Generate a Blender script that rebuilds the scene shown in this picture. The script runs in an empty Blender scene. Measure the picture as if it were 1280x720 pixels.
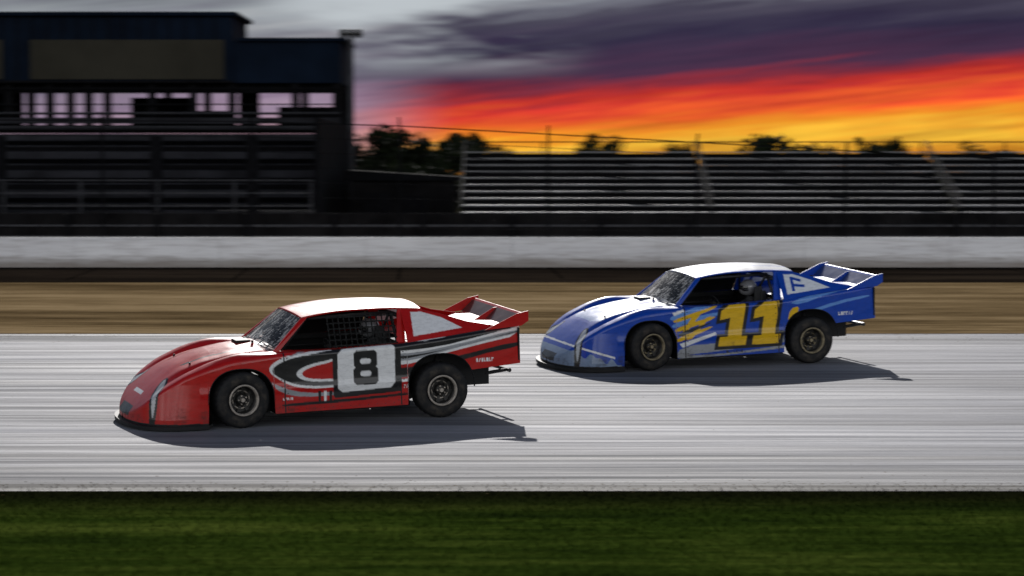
import bpy, math, random
import numpy as np
from mathutils import Vector, Matrix, noise as mnoise
random.seed(7); np.random.seed(7)
scene=bpy.context.scene
R=math.radians

# ---------------------------------------------------------------- helpers
def link(o,parent=None):
    scene.collection.objects.link(o)
    if parent is not None: o.parent=parent
    return o
def empty(name,loc=(0,0,0)):
    e=bpy.data.objects.new(name,None); e.location=loc; e.empty_display_size=.3
    return link(e)
def mesh_obj(name,v,f,mat,parent=None,smooth=False,col=None,loc=None,recalc=False):
    me=bpy.data.meshes.new(name)
    me.from_pydata([tuple(map(float,p)) for p in v],[],[tuple(int(i) for i in q) for q in f]); me.update()
    if recalc:
        import bmesh
        bm=bmesh.new(); bm.from_mesh(me); bmesh.ops.recalc_face_normals(bm,faces=bm.faces); bm.to_mesh(me); bm.free()
    if smooth: me.polygons.foreach_set('use_smooth',[True]*len(me.polygons))
    if col is not None:
        a=me.color_attributes.new('Col','FLOAT_COLOR','POINT')
        c=np.ones((len(v),4),dtype=np.float32); c[:,:3]=col
        a.data.foreach_set('color',c.ravel())
    me.materials.append(mat)
    o=bpy.data.objects.new(name,me)
    if loc is not None: o.location=loc
    return link(o,parent)
class B:
    def __init__(s): s.v=[]; s.f=[]
    def box(s,x0,x1,y0,y1,z0,z1):
        n=len(s.v)
        s.v+=[(x0,y0,z0),(x1,y0,z0),(x1,y1,z0),(x0,y1,z0),(x0,y0,z1),(x1,y0,z1),(x1,y1,z1),(x0,y1,z1)]
        s.f+=[tuple(n+i for i in q) for q in ((0,3,2,1),(4,5,6,7),(0,1,5,4),(1,2,6,5),(2,3,7,6),(3,0,4,7))]
    def tube(s,p0,p1,r,n=8,r1=None):
        p0=Vector(p0);p1=Vector(p1);r1=r if r1 is None else r1
        d=(p1-p0)
        if d.length<1e-6: return
        d.normalize()
        a=d.orthogonal().normalized(); b=d.cross(a)
        k=len(s.v)
        for p,rr in((p0,r),(p1,r1)):
            for i in range(n):
                t=2*math.pi*i/n
                s.v.append(tuple(p+a*math.cos(t)*rr+b*math.sin(t)*rr))
        for i in range(n):
            j=(i+1)%n; s.f.append((k+i,k+j,k+n+j,k+n+i))
        s.f.append(tuple(k+i for i in reversed(range(n)))); s.f.append(tuple(k+n+i for i in range(n)))
    def path(s,pts,r,n=8):
        for a,b in zip(pts,pts[1:]): s.tube(a,b,r,n)
    def prism(s,pts,dv):
        k=len(s.v);n=len(pts); dv=Vector(dv)
        s.v+=[tuple(p) for p in pts]+[tuple(Vector(p)+dv) for p in pts]
        s.f.append(tuple(range(k,k+n))); s.f.append(tuple(reversed(range(k+n,k+2*n))))
        for i in range(n):
            j=(i+1)%n; s.f.append((k+i,k+n+i,k+n+j,k+j))
    def obj(s,name,mat,parent=None,smooth=False,loc=None):
        return mesh_obj(name,s.v,s.f,mat,parent,smooth,loc=loc)
def bevel(o,w=.01,seg=2):
    m=o.modifiers.new('bev','BEVEL'); m.width=w; m.segments=seg; m.limit_method='ANGLE'; return o

def newmat(name):
    m=bpy.data.materials.new(name); m.use_nodes=True
    nt=m.node_tree; b=nt.nodes['Principled BSDF']; return m,nt,b
def N(nt,t,**k):
    n=nt.nodes.new(t)
    for a,b in k.items(): setattr(n,a,b)
    return n
def M(nt,op,a,b=None,c=None,clamp=False):
    n=nt.nodes.new('ShaderNodeMath'); n.operation=op; n.use_clamp=clamp
    for i,x in enumerate((a,b,c)):
        if x is None: continue
        if isinstance(x,(int,float)): n.inputs[i].default_value=x
        else: nt.links.new(x,n.inputs[i])
    return n.outputs[0]
def sstep(nt,x,a,b):
    n=nt.nodes.new('ShaderNodeMapRange'); n.interpolation_type='SMOOTHSTEP'
    nt.links.new(x,n.inputs['Value']); n.inputs['From Min'].default_value=a; n.inputs['From Max'].default_value=b
    return n.outputs[0]
def mixc(nt,f,a,b,mode='MIX'):
    n=nt.nodes.new('ShaderNodeMix'); n.data_type='RGBA'; n.blend_type=mode
    for s,x in ((n.inputs[0],f),(n.inputs[6],a),(n.inputs[7],b)):
        if isinstance(x,(int,float)): s.default_value=x
        elif isinstance(x,tuple): s.default_value=(x+(1,))[:4] if len(x)==3 else x
        else: nt.links.new(x,s)
    return n.outputs[2]
def noise(nt,vec,scale,detail=4,rough=.55):
    n=nt.nodes.new('ShaderNodeTexNoise'); n.inputs['Scale'].default_value=scale
    n.inputs['Detail'].default_value=detail; n.inputs['Roughness'].default_value=rough
    nt.links.new(vec,n.inputs['Vector']); return n.outputs['Fac']
def objco(nt,scale=(1,1,1)):
    t=nt.nodes.new('ShaderNodeTexCoord'); m=nt.nodes.new('ShaderNodeMapping')
    m.inputs['Scale'].default_value=scale
    nt.links.new(t.outputs['Object'],m.inputs[0]); return m.outputs[0]
def ramp(nt,fac,stops):
    n=nt.nodes.new('ShaderNodeValToRGB'); cr=n.color_ramp
    while len(cr.elements)<len(stops): cr.elements.new(.5)
    for e,(p,c) in zip(cr.elements,stops): e.position=p; e.color=(c+(1,))[:4]
    nt.links.new(fac,n.inputs[0]); return n.outputs[0]
def bump(nt,b,h,s=.3,d=.02):
    n=nt.nodes.new('ShaderNodeBump'); n.inputs['Strength'].default_value=s; n.inputs['Distance'].default_value=d
    nt.links.new(h,n.inputs['Height']); nt.links.new(n.outputs[0],b.inputs['Normal'])
def simple(name,c,rough=.6,metal=0,var=.35,scale=6,coat=0,spec=.5):
    m,nt,b=newmat(name)
    f=noise(nt,objco(nt),scale,5,.6)
    lo=tuple(x*(1-var) for x in c); hi=tuple(min(1,x*(1+var)) for x in c)
    nt.links.new(ramp(nt,f,[(.3,lo),(.7,hi)]),b.inputs['Base Color'])
    b.inputs['Roughness'].default_value=rough; b.inputs['Metallic'].default_value=metal
    b.inputs['Coat Weight'].default_value=coat; b.inputs['Specular IOR Level'].default_value=spec
    return m

# ---------------------------------------------------------------- materials
def mk_track():
    m,nt,b=newmat('clay_track')
    co=objco(nt,(.05,1.3,1)); f1=noise(nt,co,1.0,6,.62)
    co2=objco(nt,(.10,5.0,1)); f2=noise(nt,co2,1.0,5,.7)
    co3=objco(nt,(.02,.42,1)); f3=noise(nt,co3,1.0,3,.5)
    f=M(nt,'ADD',M(nt,'MULTIPLY',f1,.48),M(nt,'ADD',M(nt,'MULTIPLY',f2,.25),M(nt,'MULTIPLY',f3,.27)))
    sp=N(nt,'ShaderNodeSeparateXYZ'); nt.links.new(objco(nt),sp.inputs[0])
    yy=M(nt,'ADD',sp.outputs[1],M(nt,'MULTIPLY',M(nt,'SUBTRACT',f3,.5),2.2))
    def lane(c,w,k):
        return M(nt,'MULTIPLY',sstep(nt,M(nt,'ABSOLUTE',M(nt,'SUBTRACT',yy,c)),w,0),k)
    lanes=M(nt,'ADD',lane(-2.75,.45,.13),M(nt,'ADD',lane(-4.2,.8,.07),M(nt,'ADD',lane(4.2,1.2,.05),lane(10.5,2.2,.05))))
    f=M(nt,'SUBTRACT',f,lanes)
    c=ramp(nt,f,[(.33,(.045,.046,.052)),(.42,(.125,.127,.14)),(.50,(.225,.228,.25)),(.61,(.37,.372,.40))])
    fine=noise(nt,objco(nt,(2,12,1)),4,6,.7)
    c=mixc(nt,.45,c,ramp(nt,fine,[(.3,(.4,.4,.4)),(.7,(1,1,1))]),'MULTIPLY')
    edge=sstep(nt,M(nt,'ADD',sp.outputs[1],M(nt,'MULTIPLY_ADD',f2,.9,-.45)),-4.15,-4.75)
    c=mixc(nt,M(nt,'MULTIPLY',edge,.85),c,(.035,.030,.024))
    nt.links.new(c,b.inputs['Base Color'])
    nt.links.new(ramp(nt,f2,[(.35,(.85,)*3),(.65,(.62,)*3)]),b.inputs['Roughness'])
    b.inputs['Specular IOR Level'].default_value=.14
    bump(nt,b,M(nt,'ADD',fine,f2),.30,.02)
    return m
def mk_dirt(name,c0,c1,c2):
    m,nt,b=newmat(name)
    f1=noise(nt,objco(nt,(.06,.55,1)),1,6,.65); f2=noise(nt,objco(nt,(.5,4,1)),1.5,6,.7)
    f=M(nt,'ADD',M(nt,'MULTIPLY',f1,.6),M(nt,'MULTIPLY',f2,.4))
    nt.links.new(ramp(nt,f,[(.40,c0),(.5,c1),(.60,c2)]),b.inputs['Base Color'])
    b.inputs['Roughness'].default_value=1; b.inputs['Specular IOR Level'].default_value=0; bump(nt,b,f2,.4,.03); return m
def mk_grass(name,k=1):
    m,nt,b=newmat(name)
    f1=noise(nt,objco(nt,(.14,1.1,1)),1,6,.65); f2=noise(nt,objco(nt,(.8,7,1)),1.5,5,.7)
    f=M(nt,'ADD',M(nt,'MULTIPLY',f1,.7),M(nt,'MULTIPLY',f2,.3))
    c=ramp(nt,f,[(.38,(.008*k,.015*k,.003*k)),(.5,(.022*k,.038*k,.005*k)),(.62,(.055*k,.075*k,.012*k))])
    sp=N(nt,'ShaderNodeSeparateXYZ'); nt.links.new(objco(nt),sp.inputs[0])
    edge=sstep(nt,M(nt,'ADD',sp.outputs[1],M(nt,'MULTIPLY',f1,.9)),-4.6,-6.6)
    c=mixc(nt,edge,(.007,.008,.003),c)
    nt.links.new(c,b.inputs['Base Color'])
    b.inputs['Roughness'].default_value=1; b.inputs['Specular IOR Level'].default_value=0
    return m
def mk_concrete():
    m,nt,b=newmat('painted_concrete')
    f1=noise(nt,objco(nt,(.10,1,1.2)),1,5,.6); f2=noise(nt,objco(nt,(.4,1,5)),2,6,.7)
    c=ramp(nt,f1,[(.35,(.66,.64,.65)),(.62,(.85,.83,.83))])
    c=mixc(nt,.5,c,ramp(nt,f2,[(.35,(.5,.46,.44)),(.55,(1,1,1))]),'MULTIPLY')
    sp=N(nt,'ShaderNodeSeparateXYZ'); nt.links.new(objco(nt),sp.inputs[0])
    dirt=sstep(nt,M(nt,'ADD',sp.outputs[2],M(nt,'MULTIPLY',f2,.3)),1.22,.88)
    c=mixc(nt,M(nt,'MULTIPLY',dirt,.75),c,(.16,.12,.085))
    nt.links.new(c,b.inputs['Base Color']); b.inputs['Roughness'].default_value=.75; return m
def mk_paint(name):
    m,nt,b=newmat(name)
    at=N(nt,'ShaderNodeAttribute',attribute_name='Col')
    co=objco(nt); sp=N(nt,'ShaderNodeSeparateXYZ'); nt.links.new(co,sp.inputs[0]); z=sp.outputs[2]
    n1=noise(nt,co,3.5,8,.72); n2=noise(nt,objco(nt,(1.2,2,4)),9,6,.75); n3=noise(nt,co,38,3,.6)
    nl=noise(nt,objco(nt,(1,1,1.6)),1.7,2,.5)
    low=M(nt,'SUBTRACT',1,sstep(nt,z,.12,.65))
    th=M(nt,'ADD',M(nt,'MULTIPLY',n1,.55),M(nt,'ADD',M(nt,'MULTIPLY',n2,.45),M(nt,'MULTIPLY',low,.15)))
    mud=sstep(nt,th,.59,.78)
    sp3=M(nt,'MULTIPLY',sstep(nt,n3,.66,.72),sstep(nt,th,.48,.62))
    mud=M(nt,'MAXIMUM',M(nt,'MULTIPLY',mud,.7),M(nt,'MULTIPLY',sp3,.5))
    c=mixc(nt,mud,at.outputs['Color'],(.04,.033,.028))
    scuff=ramp(nt,n2,[(.3,(.70,)*3),(.55,(1,)*3)])
    c=mixc(nt,.8,c,scuff,'MULTIPLY')
    g=N(nt,'ShaderNodeNewGeometry'); c=mixc(nt,g.outputs['Backfacing'],c,(.02,.02,.022))
    nt.links.new(c,b.inputs['Base Color'])
    nt.links.new(M(nt,'ADD',M(nt,'MULTIPLY',mud,.5),M(nt,'MULTIPLY_ADD',n2,.25,.25)),b.inputs['Roughness'])
    b.inputs['Coat Roughness'].default_value=.06; b.inputs['Specular IOR Level'].default_value=.22
    nt.links.new(M(nt,'MULTIPLY',M(nt,'SUBTRACT',1,mud),.42),b.inputs['Coat Weight'])
    bump(nt,b,M(nt,'ADD',M(nt,'MULTIPLY',n1,.12),M(nt,'MULTIPLY',nl,1.3)),.30,.06)
    return m
def mk_tire():
    m,nt,b=newmat('dusty_rubber')
    co=objco(nt); sp=N(nt,'ShaderNodeSeparateXYZ'); nt.links.new(co,sp.inputs[0])
    r=M(nt,'SQRT',M(nt,'ADD',M(nt,'POWER',sp.outputs[0],2),M(nt,'POWER',sp.outputs[2],2)))
    n1=noise(nt,co,7,6,.7)
    ring=M(nt,'MULTIPLY',sstep(nt,r,.36,.29),sstep(nt,r,.21,.26))
    f=M(nt,'MULTIPLY',ring,sstep(nt,n1,.42,.70))
    f=M(nt,'MAXIMUM',f,M(nt,'MULTIPLY',sstep(nt,n1,.5,.75),.4))
    nt.links.new(mixc(nt,f,(.008,.008,.009),(.055,.045,.036)),b.inputs['Base Color'])
    b.inputs['Roughness'].default_value=.7; b.inputs['Specular IOR Level'].default_value=.3; bump(nt,b,n1,.4,.01); return m
def mk_glass():
    m,nt,b=newmat('dusty_windshield')
    co=objco(nt); n1=noise(nt,objco(nt,(1,2.2,1)),5,8,.8); n2=noise(nt,co,26,3,.6)
    mud=M(nt,'MAXIMUM',M(nt,'MULTIPLY',sstep(nt,n1,.47,.62),.85),M(nt,'MULTIPLY',sstep(nt,n2,.60,.66),.9))
    nt.links.new(mixc(nt,mud,(.02,.022,.025),(.62,.61,.60)),b.inputs['Base Color'])
    nt.links.new(M(nt,'MULTIPLY_ADD',mud,.6,.06),b.inputs['Roughness'])
    tr=N(nt,'ShaderNodeBsdfTransparent'); mx=N(nt,'ShaderNodeMixShader')
    nt.links.new(M(nt,'MULTIPLY_ADD',mud,.4,.5),mx.inputs[0])
    nt.links.new(tr.outputs[0],mx.inputs[1]); nt.links.new(b.outputs[0],mx.inputs[2])
    nt.links.new(mx.outputs[0],nt.nodes['Material Output'].inputs[0]); return m
MT=dict(track=mk_track(),tire=mk_tire(),glass=mk_glass(),
 apron=mk_dirt('brown_clay',(.060,.040,.019),(.145,.10,.050),(.25,.18,.098)),
 wallshade=mk_dirt('wall_shade_mat',(.006,.005,.004),(.012,.009,.007),(.024,.018,.013)),  # near-black ground colour that paints in the shade below the wall
 ground=mk_dirt('earth',(.008,.008,.006),(.014,.014,.009),(.022,.020,.012)),
 grass=mk_grass('grass_mat'),blade=mk_grass('grass_blade_mat',1.3),conc=mk_concrete(),
 black=simple('black_steel',(.010,.010,.011),.6,spec=.25),
 chassis=simple('chassis_steel',(.02,.02,.022),.45,.5),
 alu=simple('aluminium',(.55,.55,.57),.35,.9,.15),
 rim=simple('dusty_rim',(.34,.30,.26),.5,.3,.4,12),
 rimgold=simple('dull_brass_rim',(.23,.19,.12),.5,.4,.5,12),
 rimdark=simple('wheel_dark',(.018,.017,.016),.5,.4,.5,12),
 net=simple('window_net',(.016,.016,.016),.9,0,.9,30,spec=.05),
 plank=simple('aluminium_plank',(.26,.255,.265),.5,.3,.5,.5),
 frame=simple('dark_frame',(.006,.006,.007),.9,spec=.05),
 rail=simple('grey_rail',(.045,.045,.05),.7,spec=.1),
 navy=simple('navy_siding',(.004,.008,.017),.9,0,.4,.5,spec=.08),
 tan=simple('tan_sign_panel',(.036,.033,.025),.9,0,.2,.5,spec=.05),
 seat=simple('dark_seat',(.022,.022,.026),.8,0,.6,.6,spec=.08),
 wood=simple('dark_fence_board',(.008,.0076,.008),.9,0,.5,1.2,spec=.03),
 suit=simple('race_suit',(.03,.03,.035),.8,0,.3,10),
 helmet=simple('helmet_shell',(.16,.16,.17),.2,0,.1,4,.6),
 visor=simple('visor',(.01,.01,.012),.1,0,.1,4),
 trunk=simple('bark',(.02,.015,.011),.9,spec=.1),
 cloth=simple('glove',(.02,.02,.02),.8))
def mk_leaf():
    m,nt,b=newmat('dark_foliage')
    f=noise(nt,objco(nt),1.3,4,.6)
    nt.links.new(ramp(nt,f,[(.35,(.006,.009,.004)),(.65,(.020,.028,.010))]),b.inputs['Base Color'])
    b.inputs['Roughness'].default_value=.8; b.inputs['Specular IOR Level'].default_value=.1
    return m
MT['leaf']=mk_leaf()

# ---------------------------------------------------------------- terrain
SL=.043
PY=[-60,-14,-9.5,-6.5,-4.95,-4.70,10.95,28,36,45,60,120,400,3500]
PZ=[-.40,-.38,-.30,-.24,-.215,-.202,.471,.593,.65,.66,.68,.6,.3,0]
def gz(y): return float(np.interp(y,PY,PZ))
def strip(name,y0,y1,x0,x1,dz,mat,nx=2):
    ys=sorted(set([y0,y1]+[p for p in PY if y0<p<y1]))
    xs=np.linspace(x0,x1,nx+1); v=[];f=[]
    for y in ys:
        for x in xs: v.append((x,y,gz(y)+dz))
    k=nx+1
    for j in range(len(ys)-1):
        for i in range(nx): f.append((j*k+i,j*k+i+1,(j+1)*k+i+1,(j+1)*k+i))
    return mesh_obj(name,v,f,mat)
strip('ground',-60,3500,-3500,3500,-.02,MT['ground'])
strip('infield_grass',-60,-4.7,-300,300,0,MT['grass'])
strip('race_track',-4.95,11.2,-300,300,.006,MT['track'])
strip('dirt_apron',10.95,28.6,-300,300,.012,MT['apron'])
strip('wall_shade_strip',28,36.2,-300,300,.020,MT['wallshade'])  # flat dark strip: shade at the wall foot put into the ground colour
def blades(n):
    x=np.random.uniform(-13,13,n); y=-4.55-np.random.rand(n)**.9*9
    keep=(np.random.rand(n)<np.clip((-4.6-y)/.7,.08,1)); x=x[keep];y=y[keep]; n=len(x)
    z=np.interp(y,PY,PZ)
    h=np.random.uniform(.015,.045,n); a=np.random.rand(n)*6.28; w=.004+np.random.rand(n)*.004
    lx=np.random.normal(0,.03,n); ly=np.random.normal(0,.02,n)
    v=np.zeros((n,3,3))
    v[:,0]=np.stack([x-np.cos(a)*w,y-np.sin(a)*w,z],1); v[:,1]=np.stack([x+np.cos(a)*w,y+np.sin(a)*w,z],1)
    v[:,2]=np.stack([x+lx,y+ly,z+h],1)
    me=bpy.data.meshes.new('grass_blades'); me.vertices.add(3*n); me.vertices.foreach_set('co',v.ravel())
    me.loops.add(3*n); me.loops.foreach_set('vertex_index',np.arange(3*n)); me.polygons.add(n)
    me.polygons.foreach_set('loop_start',np.arange(0,3*n,3)); me.update(calc_edges=True); me.materials.append(MT['blade'])
    link(bpy.data.objects.new('grass',me))
blades(150000)
def clods(n):
    v=[];f=[]
    for _ in range(n):
        y=random.choice([random.gauss(-4.6,.22),random.gauss(10.8,.6),random.uniform(-4.5,10.5)])
        x=random.uniform(-12,12); z=gz(y)+.004; r=random.uniform(.005,.015)*(1 if abs(y+4.5)<.8 or y>9.5 else .6)
        k=len(v)
        for a in range(5):
            t=a*1.2566+random.random()*.6; v.append((x+math.cos(t)*r,y+math.sin(t)*r,z))
        v.append((x+random.uniform(-.3,.3)*r,y,z+r*random.uniform(.5,.9)))
        for a in range(5): f.append((k+a,k+(a+1)%5,k+5))
    mesh_obj('clay_clods',v,f,MT['apron'])
clods(3200)

# ---------------------------------------------------------------- concrete wall
wall=empty('concrete_wall')
b=B(); WY=36.0
for i in range(-40,41):
    x=i*4.0; z=gz(WY)
    pts=[(x+.004,WY-.02,z-.1),(x+.004,WY+.02,z+.12),(x+.004,WY+.06,z+.80),(x+.004,WY+.28,z+.80),(x+.004,WY+.34,z-.1)]
    b.prism(pts[::-1],(3.992,0,0))
bevel(b.obj('wall_panels',MT['conc'],wall),.008)
b=B(); b.box(-160,160,WY+.08,WY+.26,gz(WY)+.803,gz(WY)+.84); b.obj('wall_cap',MT['conc'],wall)

# catch fence on posts behind the wall
fence=empty('catch_fence'); b=B(); c=B()
def ftop(x): return float(np.interp(x,[-60,-5,15,60],[5.0,4.65,3.55,3.3]))
for i in range(-14,15):
    x=i*4.1+1.0; b.tube((x,WY+.6,.5),(x,WY+.6,ftop(x)),.035,8); b.tube((x,WY+.6,ftop(x)-.02),(x+.0,WY+.2,ftop(x)+.22),.03,6)
for k in range(9):
    for i in range(-14,14):
        xa=i*4.1+1.0; xb=xa+4.1; t=1-k*.11
        za=.9+(ftop(xa)-.9)*t; zb=.9+(ftop(xb)-.9)*t
        c.tube((xa,WY+.54,za),(xb,WY+.54,zb),.022 if k==0 else .010,4)
b.obj('posts',MT['frame'],fence); c.obj('cables',MT['frame'],fence)

# board fence
bf=empty('board_fence'); b=B()
for i in range(-120,121):
    b.box(i*.5+.003,i*.5+.497,WY+2.0,WY+2.04,.6,2.12+random.uniform(-.01,.01))
b.obj('boards',MT['wood'],bf); b=B(); b.box(-60,60,WY+1.93,WY+1.997,1.74,1.80); b.box(-60,60,WY+1.93,WY+1.997,1.45,1.49)
b.obj('rails',MT['rail'],bf)
b=B()
for i in range(-24,25): b.box(i*2.5-.05,i*2.5+.05,WY+1.85,WY+1.927,.5,2.1)
b.obj('posts',MT['frame'],bf)

# bleachers
def bleacher(x0,x1,y0=46,z0=1.75,rows=10,rise=.215,run=.66):
    e=empty('bleachers'); p=B(); fr=B()
    for k in range(rows):
        y=y0+k*run; z=z0+k*rise
        p.box(x0,x1,y,y+.26,z+.25,z+.275)
        p.box(x0,x1,y-.32,y-.08,z,z+.02)
        fr.box(x0,x1,y+.30,y+.32,z+.023,z+rise)
    n=max(2,int((x1-x0)/2))
    for i in range(n+1):
        x=x0+.1+(x1-x0-.2)*i/n
        for k in range(0,rows,1):
            y=y0+k*run; z=z0+k*rise
            fr.tube((x,y+.12,z+.24),(x,y+.12,.5),.03,5)
        fr.tube((x,y0-.3,z0-.03),(x,y0+rows*run,z0+rows*rise-.03),.04,5)
    yt=y0+rows*run; zt=z0+rows*rise
    for h in (.35,.7): fr.tube((x0,yt,zt+h-.3),(x1,yt,zt+h-.3),.02,5)
    for i in range(n+1):
        x=x0+.1+(x1-x0-.2)*i/n; fr.tube((x,yt,.5),(x,yt,zt+.4),.03,5)
    for xx in (x0,x1):
        for h in(.4,.75): fr.tube((xx,y0,z0+h),(xx,yt,zt+h-.3),.02,5)
    fr.box(x0,x1,y0-.36,y0-.33,.5,z0)
    p.obj('seat_planks',MT['plank'],e); fr.obj('frame',MT['frame'],e)
bleacher(-1.6,6.2); bleacher(6.3,14.0); bleacher(14.1,22); bleacher(22.1,30)

# ---------------------------------------------------------------- grandstand with suites
gs=empty('grandstand'); GX0=-38; GX1=-6.2; GY=58
b=B()
b.box(GX0,-10.1,GY,GY+5,6.50,8.90); b.box(GX0-.2,-9.9,GY-.25,GY+5.2,8.903,9.05)
bevel(b.obj('suite_box',MT['navy'],gs),.03)
b=B(); b.box(-10.097,GX1,GY+.1,GY+5,6.50,8.0); b.box(-9.897,GX1+.2,GY-.1,GY+5.2,8.003,8.12)
b.obj('suite_box_low',MT['navy'],gs)
b=B(); b.box(-17.4,-10.4,GY-.08,GY-.01,6.62,8.05); b.box(-26,-18.4,GY-.08,GY-.01,6.62,8.05); bevel(b.obj('sign_panels',MT['tan'],gs),.02)
b=B()
for i in range(60):
    x=GX0+.3+i*.55
    if x<-10.3: b.box(x,x+.04,GY-.03,GY-.002,6.5,8.9)
b.box(GX0,-10.1,GY-.12,GY-.085,6.50,6.58); b.obj('siding_ribs',MT['frame'],gs)
b=B()
x=GX1-.3
k=0
while x>GX0:
    b.box(x,x+.28,GY+.2,GY+.5,4.98,6.5); b.box(x,x+.28,GY+4.4,GY+4.7,4.98,6.5)
    x-=[1.5,2.3,1.4][k%3]; k+=1
b.box(GX0,GX1,GY-.05,GY+5,4.75,4.98)
for xa,xb,za,zb in ((-14.5,-12.0,5.0,6.1),(-10.4,-9.6,5.0,6.5),(-20,-18.6,5,6.5),(-8.9,-6.4,5.0,5.75),(-12.0,-10.6,5.0,5.6),(-27,-24,5,6.2)):
    b.box(xa,xb,GY+4.72,GY+4.78,za,zb)
for z in (5.35,5.7,6.28): b.box(GX0,GX1,GY-.02,GY+.02,z,z+.045)
b.box(GX0,GX1,GY+.6,GY+.9,6.15,6.49)
b.obj('gallery_frame',MT['frame'],gs)
b=B();f=B();rows=17
for k in range(rows):
    y=46+k*.70; z=1.2+k*.215
    f.box(GX0,GX1,y,y+.70,.55,z)
    b.box(GX0,GX1,y+.30,y+.62,z+.38,z+.42)
    if k%3==1: b.box(GX0,GX1,y+.60,y+.64,z+.42,z+.60)
bevel(b.obj('seat_rows',MT['seat'],gs),.01); f.obj('steps',MT['frame'],gs)
b=B()
for z in (2.2,2.6,3.0): b.box(GX0,GX1,45.6,45.64,z,z+.04)
for i in range(14): b.box(GX1-.1-i*2.4,GX1-.04-i*2.4,45.6,45.64,.6,3.0)
for z in(3.6,4.2,4.7):b.tube((GX0,57.5,z+.7),(GX1,57.5,z+.7),.03,5)
b.obj('rails',MT['rail'],gs)
b=B()
b.box(GX1+.003,GX1+.15,46,GY+5,.5,4.98)
for xa in (-16.2,-11.3,-8.3,-21): b.box(xa,xa+.35,45.7,46,.5,4.4)
b.obj('front_columns',MT['frame'],gs)
# light pole
lp=empty('light_pole',(-5.75,57,0)); b=B()
b.tube((0,0,.5),(0,0,8.3),.13,12,.09); b.obj('pole',MT['rail'],lp,True)
b=B(); b.box(-.42,.42,-.06,.06,8.15,8.25)
for i in(-1,0,1): b.box(i*.28-.11,i*.28+.11,-.28,-.07,8.06,8.36)
bevel(b.obj('lamp_heads',MT['black'],lp),.02)
ob=empty('ticket_shed'); b=B(); b.box(-5.3,-1.9,50,54,.5,3.0); b.obj('walls',MT['wood'],ob)
b=B(); b.prism([(-5.5,49.8,3.0),(-1.7,49.8,3.0),(-1.7,49.8,3.12),(-5.5,49.8,3.35)],(0,4.4,0)); b.obj('roof',MT['frame'],ob)
b=B(); b.box(-4.9,-4.0,49.95,49.997,.7,2.6); b.box(-3.6,-2.9,49.95,49.997,1.6,2.5); b.obj('door_and_window',MT['frame'],ob)

# ---------------------------------------------------------------- trees
def leafmesh(name,clumps,n,size,parent=None):
    C=np.array(clumps); idx=np.random.randint(0,len(C),n)
    d=np.random.normal(0,1,(n,3)); d/=np.linalg.norm(d,axis=1)[:,None]
    p=C[idx,:3]+d*(C[idx,3:4]*(np.random.rand(n,1)**.45))*np.array([1,1,.8])
    a=np.random.normal(0,1,(n,3)); a/=np.linalg.norm(a,axis=1)[:,None]
    q=np.cross(a,np.random.normal(0,1,(n,3))); q/=np.linalg.norm(q,axis=1)[:,None]
    s=(size*(.6+.8*np.random.rand(n,1)))
    v=np.concatenate([p-a*s,p+q*s*.5,p+a*s,p-q*s*.5],1).reshape(-1,3)
    f=np.arange(4*n).reshape(-1,4)
    return mesh_obj(name,v,f,MT['leaf'],parent)
def tree(x,y,h,r,seed,n=3200):
    random.seed(seed); e=empty('oak_tree',(x,y,0)); z0=gz(y)-.1; b=B()
    b.tube((0,0,z0),(.1,0,z0+h*.35),r*.09,9,r*.06); cl=[]
    for i in range(10):
        t=i*2.4+random.random(); el=random.uniform(.1,1.2); L=r*random.uniform(.6,1.0)
        p0=Vector((.1,0,z0+h*random.uniform(.22,.4))); p1=p0+Vector((math.cos(t)*math.cos(el)*L,math.sin(t)*math.cos(el)*L,math.sin(el)*L*.9+.12*h))
        b.tube(p0,p1,r*.045,6,r*.015); cl.append((p1.x,p1.y,p1.z,r*random.uniform(.28,.45)))
        for j in range(2):
            q=p1+Vector((random.uniform(-1,1),random.uniform(-1,1),random.uniform(-.3,.8)))*r*.35
            b.tube(p1,q,r*.016,4,r*.006); cl.append((q.x,q.y,q.z,r*random.uniform(.16,.32)))
    zm=max(c[2]+c[3]*.8 for c in cl); s=(h+z0)/zm
    b.obj('trunk_and_limbs',MT['trunk'],e)
    leafmesh('crown',[(c[0],c[1],c[2]*1.0,c[3]) for c in cl],n,r*.06,e)
    e.scale=(1,1,s)
for (px,yt,D,r,sd) in ((500,160,95,1.9,1),(455,172,98,1.7,2),(545,176,96,1.6,3),(588,168,120,1.6,4),(735,168,130,1.8,5),(965,172,104,2.0,6),(1005,182,106,1.5,7),(1240,178,120,2.0,8),(1100,174,125,1.2,9),(640,182,128,1.4,10),(470,200,90,1.4,11),(530,205,89,1.4,12),(840,180,128,1.3,13)):
    sc=3104/D; x=(px-640)/sc; zt=3.28+(215-yt)/sc
    tree(x,D-32,zt-.4,r,sd)
random.seed(21)
cl=[]
for i in range(640):
    x=random.uniform(-150,150); y=random.uniform(150,175)
    z=random.uniform(.5,3.4)+1.4*mnoise.noise(Vector((x*.06,0,3)))
    cl.append((x,y,z,random.uniform(.6,1.5)))
leafmesh('distant_tree_line',cl,60000,.30)

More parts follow.
